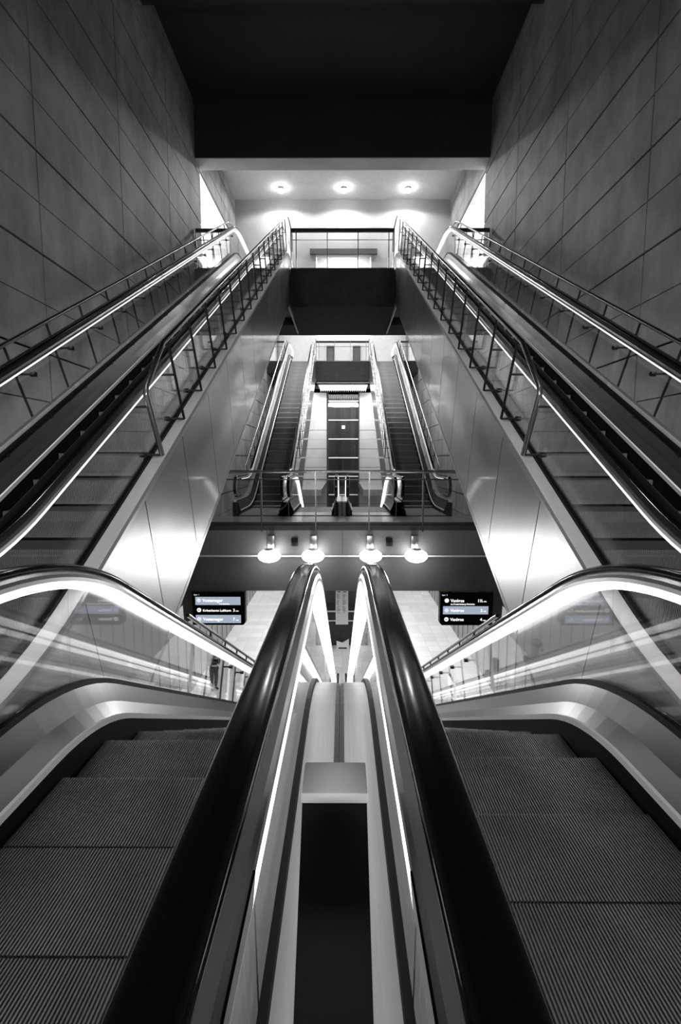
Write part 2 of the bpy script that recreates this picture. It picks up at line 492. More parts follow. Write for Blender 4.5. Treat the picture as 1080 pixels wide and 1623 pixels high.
UPX = 2.18; UPS = 1.21
DNX = .772; DNC = -.012
E1, P1 = make_escalator('big left escalator rising beside the left concrete wall, steel side facing the gap', -UPX, 1, 1.94, 6.55, .12, .145, True, True, sep=UPS)
E2, P2 = make_escalator('big right escalator rising beside the right concrete wall, steel side facing the gap', UPX, 1, 1.94, 6.55, .145, .12, True, True, sep=UPS)
E3, P3 = make_escalator('left one of the two nearest escalators going down, ribbed steps in the lower left corner', -DNX + DNC, -1, 2.41, -7.75, .024, .132, True, False, sep=1.24, phase=-.09)
E4, P4 = make_escalator('right one of the two nearest escalators going down, ribbed steps in the lower right corner', DNX + DNC, -1, 2.41, -7.75, .132, .024, False, True, sep=1.24, phase=.09)
far_copy(E1, 'smaller left escalator rising beyond the glass railing of the bridge')
far_copy(E2, 'smaller right escalator rising beyond the glass railing of the bridge')
far_copy(E3, 'left one of the two small descending escalators behind the bridge railing')
far_copy(E4, 'right one of the two small descending escalators behind the bridge railing')

# scratched scribble on the inner deck of the big left escalator
def scribble():
    pts = []
    A = Vector((-.5625, 2.72, .86)); rx = Vector((0, .8, .46)).normalized(); 
    d0 = P1['deck']
    seq = [(0, 0), (.03, .5), (.05, .9), (.06, .4), (.08, .1), (.10, .6), (.12, .2), (.15, .7), (.16, .3), (.19, .55), (.21, .2), (.25, .8), (.27, .9)]
    for u, w in seq:
        y = 2.75 + u * 1.2
        x = -(UPS / 2 - .016) + (.039 * (.15 + .7 * (1 - w)))
        fr = (x + UPS / 2 - .016) / .039
        z = P1['deck'].zat(y); zl = z - .118 * fr + .004
        pts.append((x, y, zl))
    mb = MB(); mb.tube(pts, .0022, 5); o = mb.build('scratched_tag', M['lip'], E1); o['label'] = 'pale scratched scribble'
scribble()

# dark cover strip in the deck between the two nearest escalators
def gap_cover(dy, label):
    d = P3['deck']; ts = d.ts_between(0, 5)
    mb = MB(); mb.sweep([(-.020, -.025), (.020, -.025), (.020, -.006), (.003, -.006), (.003, -.018), (-.003, -.018), (-.003, -.006), (-.020, -.006)], [d.ev(t) for t in ts], DNC)
    o = mb.build('deck_gap_strip', M['tubedark'], None); o.location.y = dy
    tag(o, label, 'strip', 'gap strips')
gap_cover(0, 'dark grooved strip running down the middle of the bright deck between the nearest escalators')
gap_cover(SHIFT, 'small dark strip between the rounded ends behind the bridge railing')

# steel-topped bollard on the deck
b = thing('deck_bollard', 'black wedge-shaped bollard with a pale steel top standing on the deck between the nearest handrails', 'bollard', (DNC, .6, .35))
def bol(z, y0_, y1_, w):
    return [(-w, y0_, z), (w, y0_, z), (w, y1_, z), (-w, y1_, z)]
mb = MB(); lay = [bol(.0, -.16, .17, .063), bol(.555, .085, .165, .0505), bol(.568, .093, .165, .0505)]
mb.add(sum(lay, []), [(3, 2, 1, 0)] + [(4 * i + k, 4 * i + (k + 1) % 4, 4 * i + 4 + (k + 1) % 4, 4 * i + 4 + k) for i in range(2) for k in range(4)] + [(8, 9, 10, 11)])
mb.build('post', M['skirt'], b)
mb = MB(); mb.cbox(-.052, .052, .090, .168, .567, .585, .003); c = mb.build('top_cap', M['palemetal'], b, True); c['label'] = 'pale steel cap'

# ------------------------------------------------------------------ tube railings fixed to the balustrade glass
def tube_railing(label, x_rail, x_glass, sg, yA, zB, posts, hr, hf, hsp, y_start, y_end, dark, first_bend=False, rr=.02):
    yB = yA + abs(zB) / T30
    line = lambda y: sg * T30 * (y - yA)
    root = thing('tube_railing', label, 'railing', (x_rail, 0, 0), 'tube railings')
    m = M['tubedark'] if dark else M['tube']
    P = Path(sg, yA, 0, hr, hr, yB, zB, hr, yA - 1, yB + 1.5, 1.2, 1.2)
    n30 = (-sg * .5, math.sqrt(3) / 2)
    pts = []
    if first_bend:
        yf = posts[0]; f = (yf, line(yf) + hf)
        bl = (f[0] + n30[0] * .54, f[1] + n30[1] * .54)
        pts = [(0, *f), (0, bl[0], bl[1] - .03), (0, bl[0] + .012, bl[1] + .02)]
    yy = y_start
    while yy < y_end:
        pts.append((0, yy, P.zat(yy))); yy += .25 if (yB - 1 < yy or yy < yA + .5) else .6
    pts.append((0, y_end, P.zat(y_end)))
    if y_end > yB + .5: pts += [(0, y_end + .08, P.zat(y_end) - .04), (0, y_end + .11, P.zat(y_end) - .14), (0, y_end + .11, P.zat(y_end) - .5)]
    mb = MB(); mb.tube(pts, rr, 10); mb.build('rail', M['tube'], root, True)
    dx = x_glass - x_rail
    for i, y in enumerate(posts):
        f = (y, line(y) + hf)
        k = (hr - hf) * math.cos(math.radians(30)); ks = (hsp - hf) * math.cos(math.radians(30))
        mb = MB()
        if not (first_bend and i == 0):
            mb.tube([(0, *f), (0, f[0] + n30[0] * k, f[1] + n30[1] * k)], .012, 8)
        mb.tube([(0, *f), (dx * .98, *f)], .010, 8)
        s_ = (f[0] + n30[0] * ks, f[1] + n30[1] * ks)
        mb.tube([(0, *s_), (dx * .98, *s_)], .010, 8)
        p = mb.build('post', m, root, True)
        for q in (f, s_):
            mb = MB(); sgn = 1 if dx > 0 else -1
            mb.disc((dx - sgn * .02, *q), (sgn, 0, 0), .022, .045, 12); mb.build('glass_clamp', m, p, True)
    return root
def rng(a, b, s):
    o = []
    while a < b: o.append(a); a += s
    return o
ip = rng(3.81, 13.0, .567); op = rng(2.70, 13.2, .642); dp_ = rng(4.9, 15.6, .64)
R1 = tube_railing('tube handrail on dark posts along the gap side of the big left escalator', -1.425, -1.575, 1, 1.94, 6.55, ip, 1.22, .40, .87, 3.92, 14.2, True, True)
R2 = tube_railing('tube handrail on dark posts along the gap side of the big right escalator', 1.425, 1.575, 1, 1.94, 6.55, ip, 1.22, .40, .87, 3.92, 14.2, True, True)
R3 = tube_railing('tube handrail along the wall side of the big left escalator', -2.95, -2.785, 1, 1.94, 6.55, op, 1.075, .29, .775, 2.2, 14.2, True)
R4 = tube_railing('tube handrail along the wall side of the big right escalator', 2.95, 2.785, 1, 1.94, 6.55, op, 1.075, .29, .775, 2.2, 14.2, True)
R5 = tube_railing('dark tube handrail along the outer glass of the left descending escalator', -1.50, -DNX + DNC - .62, -1, 2.41, -7.75, dp_, 1.15, .27, .79, 4.5, 15.7, True)
R6 = tube_railing('dark tube handrail along the outer glass of the right descending escalator', 1.50, DNX + DNC + .62, -1, 2.41, -7.75, dp_, 1.15, .27, .79, 4.5, 15.7, True)
far_copy(R1, 'tube handrail on the gap side of the smaller left escalator beyond the bridge')
far_copy(R2, 'tube handrail on the gap side of the smaller right escalator beyond the bridge')
far_copy(R3, 'tube handrail on the wall side of the smaller left escalator beyond the bridge')
far_copy(R4, 'tube handrail on the wall side of the smaller right escalator beyond the bridge')

# ------------------------------------------------------------------ setting: walls
ZJ0 = 5.29 + H; DZ = .646; YJ0 = 6.72; DY = 2.53
def panel_wall(name, x, side, regions, mat='panel', y_off=YJ0, dy=DY, zj=ZJ0, dz=DZ, thick=.05):
    # side: +1 faces +x ; panels with open joints in front of a black backing
    mb = MB()
    for (ya, yb, za, zb) in regions:
        j0 = math.floor((ya - y_off) / dy); j1 = math.ceil((yb - y_off) / dy)
        i0 = math.floor((za - zj) / dz); i1 = math.ceil((zb - zj) / dz)
        for j in range(j0, j1):
            for i in range(i0, i1):
                gz0 = .017 if i % 2 == 0 else .008; gz1 = .017 if (i + 1) % 2 == 0 else .008
                p0 = max(ya, y_off + j * dy + .012); p1 = min(yb, y_off + (j + 1) * dy - .012)
                q0 = max(za, zj + i * dz + gz0); q1 = min(zb, zj + (i + 1) * dz - gz1)
                if p1 - p0 < .02 or q1 - q0 < .02: continue
                mb.cur = 0
                mb.box(min(x, x - side * thick), max(x, x - side * thick), p0, p1, q0, q1)
        mb.cur = 1
        xa = x - side * (thick - .012); xb = x - side * (thick + .02)
        mb.box(min(xa, xb), max(xa, xb), ya, yb, za, zb)
    return struct(name, mb, [M[mat], M['joint']])
W = 4.0; ZC = 9.55 + H; ZO = 8.1 + H; ZU = 6.55
regs = [(-3.5, 14.37, -2.05, ZC), (14.37, 18.2, -2.05, ZU - .3), (14.37, 18.2, ZO, ZC), (18.2, 26.77, -2.05, ZC), (26.77, 30.6, -2.05, ZU - .3), (26.77, 30.6, ZO, ZC), (30.6, 31.5, -2.05, ZC)]
panel_wall('wall_left', -W, 1, regs)
panel_wall('wall_right', W, -1, regs)
# ceiling with deep beams
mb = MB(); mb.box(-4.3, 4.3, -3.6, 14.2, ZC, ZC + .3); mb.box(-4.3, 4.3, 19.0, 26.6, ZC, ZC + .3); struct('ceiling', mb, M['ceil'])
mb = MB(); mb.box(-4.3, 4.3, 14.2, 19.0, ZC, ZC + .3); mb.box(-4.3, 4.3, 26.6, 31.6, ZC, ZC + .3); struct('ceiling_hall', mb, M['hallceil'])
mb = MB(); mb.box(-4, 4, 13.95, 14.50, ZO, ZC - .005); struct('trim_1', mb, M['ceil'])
mb = MB(); mb.box(-4, 4, 13.955, 14.495, ZO - .02, ZO - .001); struct('trim_12', mb, M['hallwall'])  # paler plate added below the beam, its lit underside put into the colour
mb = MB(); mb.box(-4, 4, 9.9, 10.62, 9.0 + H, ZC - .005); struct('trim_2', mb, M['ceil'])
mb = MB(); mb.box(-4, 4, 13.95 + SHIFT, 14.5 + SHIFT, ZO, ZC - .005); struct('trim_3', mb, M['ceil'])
mb = MB(); mb.box(-4.2, 4.2, -3.6, -3.4, -2, ZC); struct('wall_rear', mb, M['panel'])
# landing floor under the camera
mb = MB(); mb.box(-4, 4, -3.4, -.36, -.45, 0); struct('floor_landing', mb, M['floor'])
# upper hall slabs (near and far), back walls, side passages
def upper_level(dy, n):
    s = 'near' if n == 0 else 'far'
    mb = MB(); z1 = ZU; z0 = 4.1 + H
    mb.box(-1.41, 1.41, 13.6 + dy, 16.6 + dy, z0, z1)
    mb.box(-4, 4, 15.35 + dy, 16.6 + dy, z0 + .002, z1 - .002)
    for sx in (-1, 1): mb.box(min(sx * 2.96, sx * 4), max(sx * 2.96, sx * 4), 13.6 + dy, 15.4 + dy, z0 + .4, z1 - .003)
    mb.box(-4, 4, 16.55 + dy, 18.95 + dy, z1 - .38, z1 - .001)
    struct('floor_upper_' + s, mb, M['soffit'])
    mb = MB(); mb.box(-3.99, 3.99, 15.4 + dy, 18.9 + dy, z1, z1 + .012)
    mb.box(-1.38, 1.38, 13.62 + dy, 15.4 + dy, z1, z1 + .012)
    struct('floor_finish_' + s, mb, M['floor'])
    for sx in (-1, 1):
        # side passage behind the wall opening, daylit from the street stair
        mb = MB()
        xi, xo = sx * 4.05, sx * 7.0
        a, b_ = min(xi, xo), max(xi, xo)
        ya, yb = 14.37 + dy, 18.2 + dy
        mb.box(a, b_, ya, yb, z1 - .3, z1)
        mb.box(a, b_, ya, yb, ZO + .9, ZO + 1.1)
        mb.box(a, b_, ya - .15, ya, z1, ZO + .9)
        mb.box(a, b_, yb, yb + .15, z1, ZO + .9)
        mb.box(min(xo, xo + sx * .15), max(xo, xo + sx * .15), ya, yb, z1, ZO + .9)
        struct(f'wall_passage_{"left" if sx < 0 else "right"}_{s}', mb, M['white'])
        l = bpy.data.lights.new('passage_daylight', 'AREA'); l.energy = 430 if n == 0 else 180; l.shape = 'RECTANGLE'; l.size = 2.4; l.size_y = 3.0
        o = bpy.data.objects.new('passage_daylight', l); COL.objects.link(o)
        o.location = (sx * 5.6, 16.3 + dy, ZO + .85); o.rotation_euler = (0, sx * math.radians(12), 0)
upper_level(0, 0); upper_level(SHIFT, 1)
# near back wall with the glazed lobby opening
YB = 18.95
mb = MB()
zt = 7.60 + H
mb.box(-4.2, -1.0, YB, YB + .2, ZU - .35, ZC); mb.box(1.08, 4.2, YB, YB + .2, ZU - .35, ZC); mb.box(-1.0, 1.08, YB, YB + .2, zt, ZC)
struct('wall_back', mb, M['hallwall'])
mb = MB(); mb.box(-1.22, 1.30, YB - .1, YB + .02, zt + .0, zt + .19); struct('trim_4', mb, M['concrete'])
mb = MB()
mb.box(-1.0, 1.08, YB + .9, YB + 1.0, ZU - .3, zt + .3); mb.box(-1.1, -1.0, YB + .2, YB + 1.0, ZU - .3, zt + .3); mb.box(1.08, 1.18, YB + .2, YB + 1.0, ZU - .3, zt + .3); mb.box(-1.1, 1.18, YB + .2, YB + 1, zt + .3, zt + .4)
struct('wall_lobby', mb, M['white'])
mb = MB(); mb.box(-.99, 1.07, YB + .06, YB + .075, ZU, zt - .005); mb.build('window_1', M['glass'], None, kind='structure')
t = thing('slim_post', 'slim dark post standing before the bright lobby opening at the top of the hall', 'post', (.05, YB + .35, ZU))
mb = MB(); mb.tube([(0, 0, 0), (0, 0, .86)], .035, 10); mb.build('shaft', M['dark'], t, True)
mb = MB(); mb.disc((0, 0, 0), (0, 0, 1), .11, .04); mb.build('foot', M['dark'], t, True)
l = bpy.data.lights.new('lobby_light', 'AREA'); l.energy = 60; l.size = .6
o = bpy.data.objects.new('lobby_light', l); COL.objects.link(o); o.location = (.04, YB + .55, zt + .25)
# far back wall with two framed doors
YF = 31.3
mb = MB(); mb.box(-4.2, 4.2, YF, YF + .2, ZU - .35, ZC); struct('wall_far', mb, M['white'])
for i, x in enumerate((-.76, .90)):
    mb = MB(); w_ = .24
    zt2 = 7.06 + H
    mb.box(x - w_, x - w_ + .07, YF - .06, YF, ZU, zt2); mb.box(x + w_ - .07, x + w_, YF - .06, YF, ZU, zt2); mb.box(x - w_, x + w_, YF - .06, YF, zt2 - .09, zt2 + .02)
    mb.cur = 1; mb.box(x - w_ + .07, x + w_ - .07, YF - .03, YF, ZU, zt2 - .09)
    mb.build(f'door_{i + 1}', [M['dark'], M['concrete']], None, kind='structure')
# end wall of the shaft with the lift
YE = 30.5
mb = MB()
for sx in (-1, 1):
    for i in range(22):
        z = 4.1 + H - (i + 1) * .58
        if z < -2.05: continue
        xa, xb = sx * .99, sx * 3.98
        mb.cur = 0
        mb.box(min(xa, xb), max(xa, xb), YE, YE + .05, z + (.012 if i % 2 else .004), z + .58 - (.004 if i % 2 else .012))
mb.cur = 1
mb.box(-4, 4, YE + .045, YE + .2, -2.2, 4.1 + H)
struct('wall_end', mb, [M['endpanel'], M['joint']])
lt = thing('lift_shaft', 'dark glazed lift shaft with pale cross bars at the far end between the smaller escalators', 'lift', (.06, YE, -7.75))
mb = MB(); mb.box(-.93, .93, -.08, -.02, .02, 4.1 + H + 7.75 - .25); mb.build('shaft_interior', M['lift'], lt)
mb = MB(); mb.box(-.93, .93, -.26, -.24, .02, 4.1 + H + 7.75 - .02); mb.build('glass_front', M['glassdark'], lt)
for sx in (-1, 1):
    mb = MB(); mb.box(sx * .96 - .035, sx * .96 + .035, -.30, -.0, 0, 4.1 + H + 7.75 - .01); mb.build('corner_post', M['dark'], lt)
for k in range(10):
    z = 4.1 + H + 7.75 - .58 - .58 * 2 * k + .02
    if z < .3: break
    mb = MB(); mb.box(-.925, .925, -.31, -.26, z - .03, z + .03); mb.build('cross_bar', M['lip'], lt)
mb = MB(); mb.box(-.85, .85, -.36, -.315, 4.1 + H + 7.75 - .76, 4.1 + H + 7.75 - .665); mb.build('reflection_bar', M['whiteglow'], lt)  # glowing bar imitates the louvre lamp's reflection in the shaft glass
mb = MB(); mb.box(-.10, .10, -.275, -.262, 1.95 + H + 7.75 - .1, 1.95 + H + 7.75 + .1); mb.build('notice_plate', M['lip'], lt)
# lit louvred ceiling panel under the far slab
g = thing('louvred_ceiling_light', 'bright louvred ceiling light under the far landing above the lift', 'light', (.04, 27.4, 4.1 + H))
mb = MB(); mb.box(-1.35, 1.35, 0, 1.75, -.06, -.02); mb.build('diffuser', M['whiteglow'], g)
for k in range(22):
    x = -1.32 + k * .1257
    mb = MB(); mb.box(x - .012, x + .012, 0, 1.75, -.16, -.06); mb.build('louvre', M['lip'], g)
mb = MB(); mb.box(-1.40, 1.40, -.95, -.9, -.04, .02); mb.build('edge_bar', M['lip'], g)
# ------------------------------------------------------------------ bridge landing
BY = 10.17
mb = MB(); mb.box(-4, 4, BY + .01, 12.03, -.06, 0)
struct('floor_bridge', mb, M['floor'])
mb = MB()
x = -4.0 - .02
edges = [-4.0, -3.24, -1.62, 0, 1.62, 3.24, 4.0]
for a, b_ in zip(edges[:-1], edges[1:]):
    mb.box(a + .004, b_ - .004, BY, BY + .03, -.60, -.075)
mb.cur = 1; mb.box(-4, 4, BY + .028, BY + .25, -.62, -.07)
struct('trim_5', mb, [M['fascia'], M['joint']])
mb = MB(); mb.box(-4, 4, BY - .05, BY + .1, -.645, -.61); struct('trim_6', mb, M['palemetal'])
mb = MB(); mb.box(-4, 4, BY + .02, 12.0, -1.41, -.65); struct('trim_7', mb, M['concrete'])
mb = MB(); mb.box(-4, 4, BY - .01, BY + .04, -.075, .03); struct('trim_8', mb, M['dark'])
for sx in (-1, 1):
    mb = MB(); mb.box(min(sx * 1.0, sx * 4), max(sx * 1.0, sx * 4), 22.6, YE, -.3, 0); struct('floor_far_' + ('left' if sx < 0 else 'right'), mb, M['floor'])

def glass_railing(label, x0, x1, y, z, posts, top, tubes, glass_h, bot=.10, band=None, pr=.014, topmat='tube'):
    t = thing('glass_railing', label, 'railing', ((x0 + x1) / 2, y, z), 'glass railings')
    cx = (x0 + x1) / 2
    mb = MB()
    if band: mb.box(x0 - cx, x1 - cx, -.03, .03, top - band, top)
    else: mb.tube([(x0 - cx, 0, top - .022), (x1 - cx, 0, top - .022)], .031, 10)
    mb.build('top_rail', M[topmat], t, band is None)
    for h in tubes:
        mb = MB(); mb.tube([(x0 - cx, 0, h), (x1 - cx, 0, h)], .014, 8); mb.build('middle_rail', M['tube'], t, True)
    mb = MB(); mb.box(x0 - cx, x1 - cx, -.02, .02, bot - .07, bot); mb.build('bottom_rail', M['dark'], t)
    ps = [x0] + [p for p in posts if x0 < p < x1] + [x1]
    for p in ps:
        mb = MB(); mb.box(p - cx - pr, p - cx + pr, -.045, .03, -.10, top - .01); mb.build('post', M['tube'], t)
    for a, b_ in zip(ps[:-1], ps[1:]):
        if b_ - a < .2: continue
        mb = MB(); mb.box(a - cx + .03, b_ - cx - .03, -.006, .006, bot, glass_h); mb.build('glass_panel', M['glass'], t)
    return t
glass_railing('long glass railing with steel posts across the front of the bridge landing', -3.95, 3.95, BY + .03, 0, [-2.88, -1.73, -.57, .57, 1.72, 2.88], 1.20, [1.01], .99)
G1 = glass_railing('glass railing with a dark top band at the upper landing between the big escalators', -1.39, 1.39, 13.66, ZU, [-1.25, -.41, .42, 1.25], 1.05, [.76], .70, bot=.04, band=.09, pr=.011, topmat='dark')
G2 = glass_railing('short glass railing at the upper landing between the big left escalator and the wall', -3.95, -3.02, 13.66, ZU, [-3.5], 1.05, [.76], .70, bot=.04, band=.09, pr=.011, topmat='dark')
G3 = glass_railing('short glass railing at the upper landing between the big right escalator and the wall', 3.02, 3.95, 13.66, ZU, [3.5], 1.05, [.76], .70, bot=.04, band=.09, pr=.011, topmat='dark')
far_copy(G1, 'small glass railing at the far upper landing above the lift shaft')
far_copy(G2, 'small glass railing at the far upper landing beside the left wall')
far_copy(G3, 'small glass railing at the far upper landing beside the right wall')
# thin pale edge strips under the upper landing
for i, sx in enumerate((-1, 1)):
    mb = MB(); mb.box(sx * 1.455 - .02, sx * 1.455 + .02, 13.45, 16.3, 4.1 + H - .03, 4.1 + H - .003); struct(f'trim_{9 + i}', mb, M['palemetal'])

# fascia lamps and boxes
LG = 'lamps on the bridge front'
for u, lab in ((-1.52, 'glowing oval lamp on the bridge front, leftmost of the four'), (-.612, 'glowing oval lamp on the bridge front above the left near handrail crest'),
               (.590, 'glowing oval lamp on the bridge front above the right near handrail crest'), (1.535, 'glowing oval lamp on the bridge front, rightmost of the four')):
    t = thing('fascia_lamp', lab, 'lamp', (u, BY, -.50), LG)
    mb = MB(); mb.cbox(-.075, .075, -.14, 0, .03, .33, .01); mb.build('bracket', M['guide'], t, True)
    mb = MB(); mb.tube([(0, -.09, .05), (0, -.30, .05), (0, -.36, .02)], .02, 8); mb.build('arm', M['guide'], t, True)
    mb = MB(); mb.ellipsoid((0, -.36, -.06), (.235, .235, .135)); mb.build('diffuser', M['lamp'], t, True)
    mb = MB(); mb.disc((0, -.36, .05), (0, 0, 1), .10, .035); mb.build('cap', M['guide'], t, True)
    l = bpy.data.lights.new('lamp_beam', 'SPOT'); l.energy = 90; l.spot_size = math.radians(165); l.spot_blend = .4; l.shadow_soft_size = .12
    o = bpy.data.objects.new('lamp_beam', l); COL.objects.link(o); o.location = (u, BY - .64, -.5); o.rotation_euler = (math.radians(112), 0, PI)
for u, lab in ((-1.02, 'small dark box with a sloped top on the bridge front between the two left lamps'), (1.0, 'small dark box with a sloped top on the bridge front between the two right lamps')):
    t = thing('wall_box', lab, 'box', (u, BY, -.40))
    mb = MB(); mb.prism([(0, 0), (-.12, 0), (-.12, .08), (-.05, .16), (0, .16)], 'x', -.07, .07); mb.build('housing', M['dark'], t)
    mb = MB(); mb.cbox(-.05, .05, -.128, -.12, .01, .07, .004); mb.build('front_plate', M['tubedark'], t)

# ceiling downlights
for dy in (0, SHIFT):
    for x, where in ((-2.19, 'left'), (.045, 'centre'), (2.324, 'right')):
        if dy: continue
        t = thing('ceiling_downlight', {'left': 'left of the three bright downlights in the pale ceiling above the upper landing', 'centre': 'middle one of the three bright downlights in the pale ceiling above the upper landing', 'right': 'right of the three bright downlights in the pale ceiling above the upper landing'}[where], 'light', (x, 18.15 + dy, ZC), 'ceiling downlights')
        mb = MB(); mb.disc((0, 0, -.10), (0, 0, 1), .11, .10, 20); mb.build('housing', M['lip'], t, True)
        mb = MB(); mb.ellipsoid((0, 0, -.11), (.115, .115, .06)); mb.build('lens', M['downlight'], t, True)
        l = bpy.data.lights.new('downlight_beam', 'SPOT'); l.energy = 180; l.spot_size = math.radians(165); l.spot_blend = .25; l.shadow_soft_size = .09
        o = bpy.data.objects.new('downlight_beam', l); COL.objects.link(o); o.location = (x, 18.15 + dy, ZC - .2)
t = thing('ceiling_sensor', 'tiny round sensor on the pale ceiling in front of the middle downlight', 'sensor', (.04, 16.9, ZC))
mb = MB(); mb.disc((0, 0, -.09), (0, 0, 1), .05, .09); mb.build('body', M['palemetal'], t, True)
mb = MB(); mb.disc((0, 0, -.02), (0, 0, 1), .09, .02); mb.build('base', M['palemetal'], t, True)

# ------------------------------------------------------------------ departure displays
def text_mesh(body, size):
    cu = bpy.data.curves.new('txt', 'FONT'); cu.body = body; cu.size = size; cu.extrude = .001; cu.offset = size * .018
    o = bpy.data.objects.new('txt', cu); COL.objects.link(o)
    bpy.context.view_layer.update()
    me = bpy.data.meshes.new_from_object(o.evaluated_get(bpy.context.evaluated_depsgraph_get()))
    bpy.data.objects.remove(o); return me
def put_text(body, size, x, z, y, mat, parent, name='lettering', right=False):
    me = text_mesh(body, size); me.materials.clear(); me.materials.append(mat)
    w = max((v.co.x for v in me.vertices), default=0)
    o = bpy.data.objects.new(name, me); COL.objects.link(o); o.parent = parent
    o.rotation_euler = (PI / 2, 0, 0); o.location = (x - (w if right else 0), y, z)
    return o
def ring_icon(x, z, y, r, parent, fill, txt=None, mat='glyph'):
    mb = MB(); mb.disc((x, y, z), (0, -1, 0), r, .002, 24); ic = mb.build('line_symbol', M['glyph'] if fill else M['glyphdim'], parent)
    if txt: put_text(txt, r * 1.0, x - r * .68, z - r * .36, y - .003, M['screen'], ic, 'symbol_lettering')
def display(label, cx, rows, spor, side):
    t = thing('departure_display', label, 'display', (cx, 10.62, -1.95), 'departure displays')
    w, h = .60, .385
    ch = .05
    pts = [(-w, -h), (w - ch, -h), (w, -h + ch), (w, h - .015), (w - .015, h), (-w, h)] if side < 0 else [(-w + ch, -h), (w, -h), (w, h), (-w + .015, h), (-w, h - .015), (-w, -h + ch)]
    mb = MB(); mb.prism(pts, 'y', 0, .17); mb.build('housing', M['screen'], t)
    # hanger and side bracket
    mb = MB()
    for x in (-.35, .35): mb.box(x - .03, x + .03, .06, .11, h - .01, h + .19)
    mb.build('hanger', M['dark'], t)
    mb = MB(); mb.prism([(side * (w - .01), -h + .12), (side * (w + .22), -h + .02), (side * (w + .26), h + .02), (side * (w + .18), h + .1), (side * (w - .01), h - .02)], 'y', .06, .12); mb.build('bracket', M['concrete'], t)
    put_text(spor, .042, -w + .04, h - .075, -.003, M['glyphdim'], t, 'lettering')
    rh = .20; z = h - .105
    for (kind, name, sub, mins, line) in rows:
        z0 = z - rh
        sc = MB(); sc.box(-w + .07, w - .10, -.004, .0, z0 + .006, z - .006)
        row = sc.build('screen_row', M['rowblue'] if kind == 'blue' else M['screen'], t)
        gm = M['glyph']
        zc = z0 + rh * (.58 if sub else .5)
        ring_icon(-w + .15, zc, -.006, .048, row, kind != 'blue', line)
        put_text(name, .098 if len(name) < 12 else .075, -w + .235, zc - .035, -.008, gm, row)
        if sub: put_text(sub, .05, (-w + .235) if len(sub) > 14 else .02, z0 + .016, -.008, gm, row)
        if mins:
            put_text(mins, .095, w - .235, zc - .035, -.008, gm, row, right=True)
            put_text('min', .045, w - .215, zc - .035, -.008, gm, row)
        z = z0 - .012
    return t
display('black departure display under the left end of the bridge, listing Vestamager and the airport', -2.82, [('blue', 'Vestamager', 'Forsinkelse', None, None), ('dark', 'K\u00f8benhavns Lufthavn', None, '3', 'M2'), ('blue', 'Vestamager', None, '7', None)], 'Spor  1', -1)
display('black departure display under the right end of the bridge, listing Vanl\u00f8se twice', 2.825, [('dark', 'Vanl\u00f8se', 'via Frederiksberg Flintholm', '1\u00bd', None), ('blue', 'Vanl\u00f8se', None, '2', None), ('dark', 'Vanl\u00f8se', None, '4', 'M2')], 'Spor  2', 1)

# ------------------------------------------------------------------ platform level
ZP = -7.75
mb = MB(); mb.box(-6, 6, 6, 46, ZP - .2, ZP); struct('floor_platform', mb, M['platform'])
for sx, nm in ((-1, 'left'), (1, 'right')):
    mb = MB(); y = 6.0
    while y < 46:
        mb.cur = 0
        w_ = .9
        mb.box(min(sx * 6, sx * 6.06), max(sx * 6, sx * 6.06), y + .004, min(y + w_ - .004, 46), ZP, -2.2)
        mb.cur = 1
        mb.box(min(sx * 5.97, sx * 6.05), max(sx * 5.97, sx * 6.05), y - .014, y + .014, ZP, -2.2)
        y += w_
    mb.cur = 2; mb.box(min(sx * 6.05, sx * 6.2), max(sx * 6.05, sx * 6.2), 6, 46, ZP, -2.2)
    struct('wall_platform_' + nm, mb, [M['scrwall'], M['tube'], M['joint']])
    mb = MB(); mb.box(min(sx * 4.0, sx * 6.2), max(sx * 4.0, sx * 6.2), 4, 46, -2.2, -2.0); struct('ceiling_platform_' + nm, mb, M['concrete'])
mb = MB(); mb.box(-6, 6, 46, 46.2, ZP, 0); struct('wall_platform_end', mb, M['hallwall'])
mb = MB(); mb.box(-4, 4, 30.75, 46, -2.2, -2.0); struct('ceiling_platform_far', mb, M['concrete'])
# dark enclosure under the far descending escalators
mb = MB(); mb.box(-1.0, 1.0, 22.9, 27, ZP, ZP + 2.75)
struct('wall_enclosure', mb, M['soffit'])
mb = MB(); mb.box(-1.0, 1.0, 22.84, 22.9, ZP + 1.72, ZP + 1.78); mb.box(-1.0, 1.0, 22.84, 22.9, ZP + 1.25, ZP + 1.29); struct('trim_11', mb, M['palemetal'])
t = thing('information_board', 'tall pale information sheet in two columns hanging in the dark gap below the bridge', 'board', (-.02, 20.45, -5.80))
mb = MB(); mb.cbox(-.275, .275, -.04, 0, 0, 1.55, .008); mb.build('sheet', M['paper'], t)
for cx in (-.13, .13):
    mb = MB(); mb.box(cx - .03, cx + .03, -.03, -.01, 1.545, 1.66); mb.build('hanger', M['dark'], t)
for cx in (-.13, .13):
    mb = MB(); mb.box(cx - .06, cx + .06, -.046, -.04, 1.45, 1.50); mb.build('heading_bar', M['print'], t)
    zz = 1.36; k = 0
    while zz > .52:
        wl = random.uniform(.04, .095)
        if k % 7 == 6: zz -= .04
        mb = MB(); mb.box(cx - .10, cx - .10 + 2 * wl, -.044, -.04, zz, zz + .015); mb.build('text_line', M['print'], t); zz -= .036; k += 1
t = thing('pale_box', 'small pale box with a slanted top on the platform below the hanging information sheet', 'box', (.02, 22.6, ZP))
mb = MB(); mb.prism([(-.30, 0), (.30, 0), (.30, .42), (-.02, .22), (-.30, .32)], 'y', -.25, .1); mb.build('body', M['palemetal'], t)
mb = MB(); mb.box(-.2, .2, -.256, -.25, .05, .12); mb.build('front_plate', M['tubedark'], t)

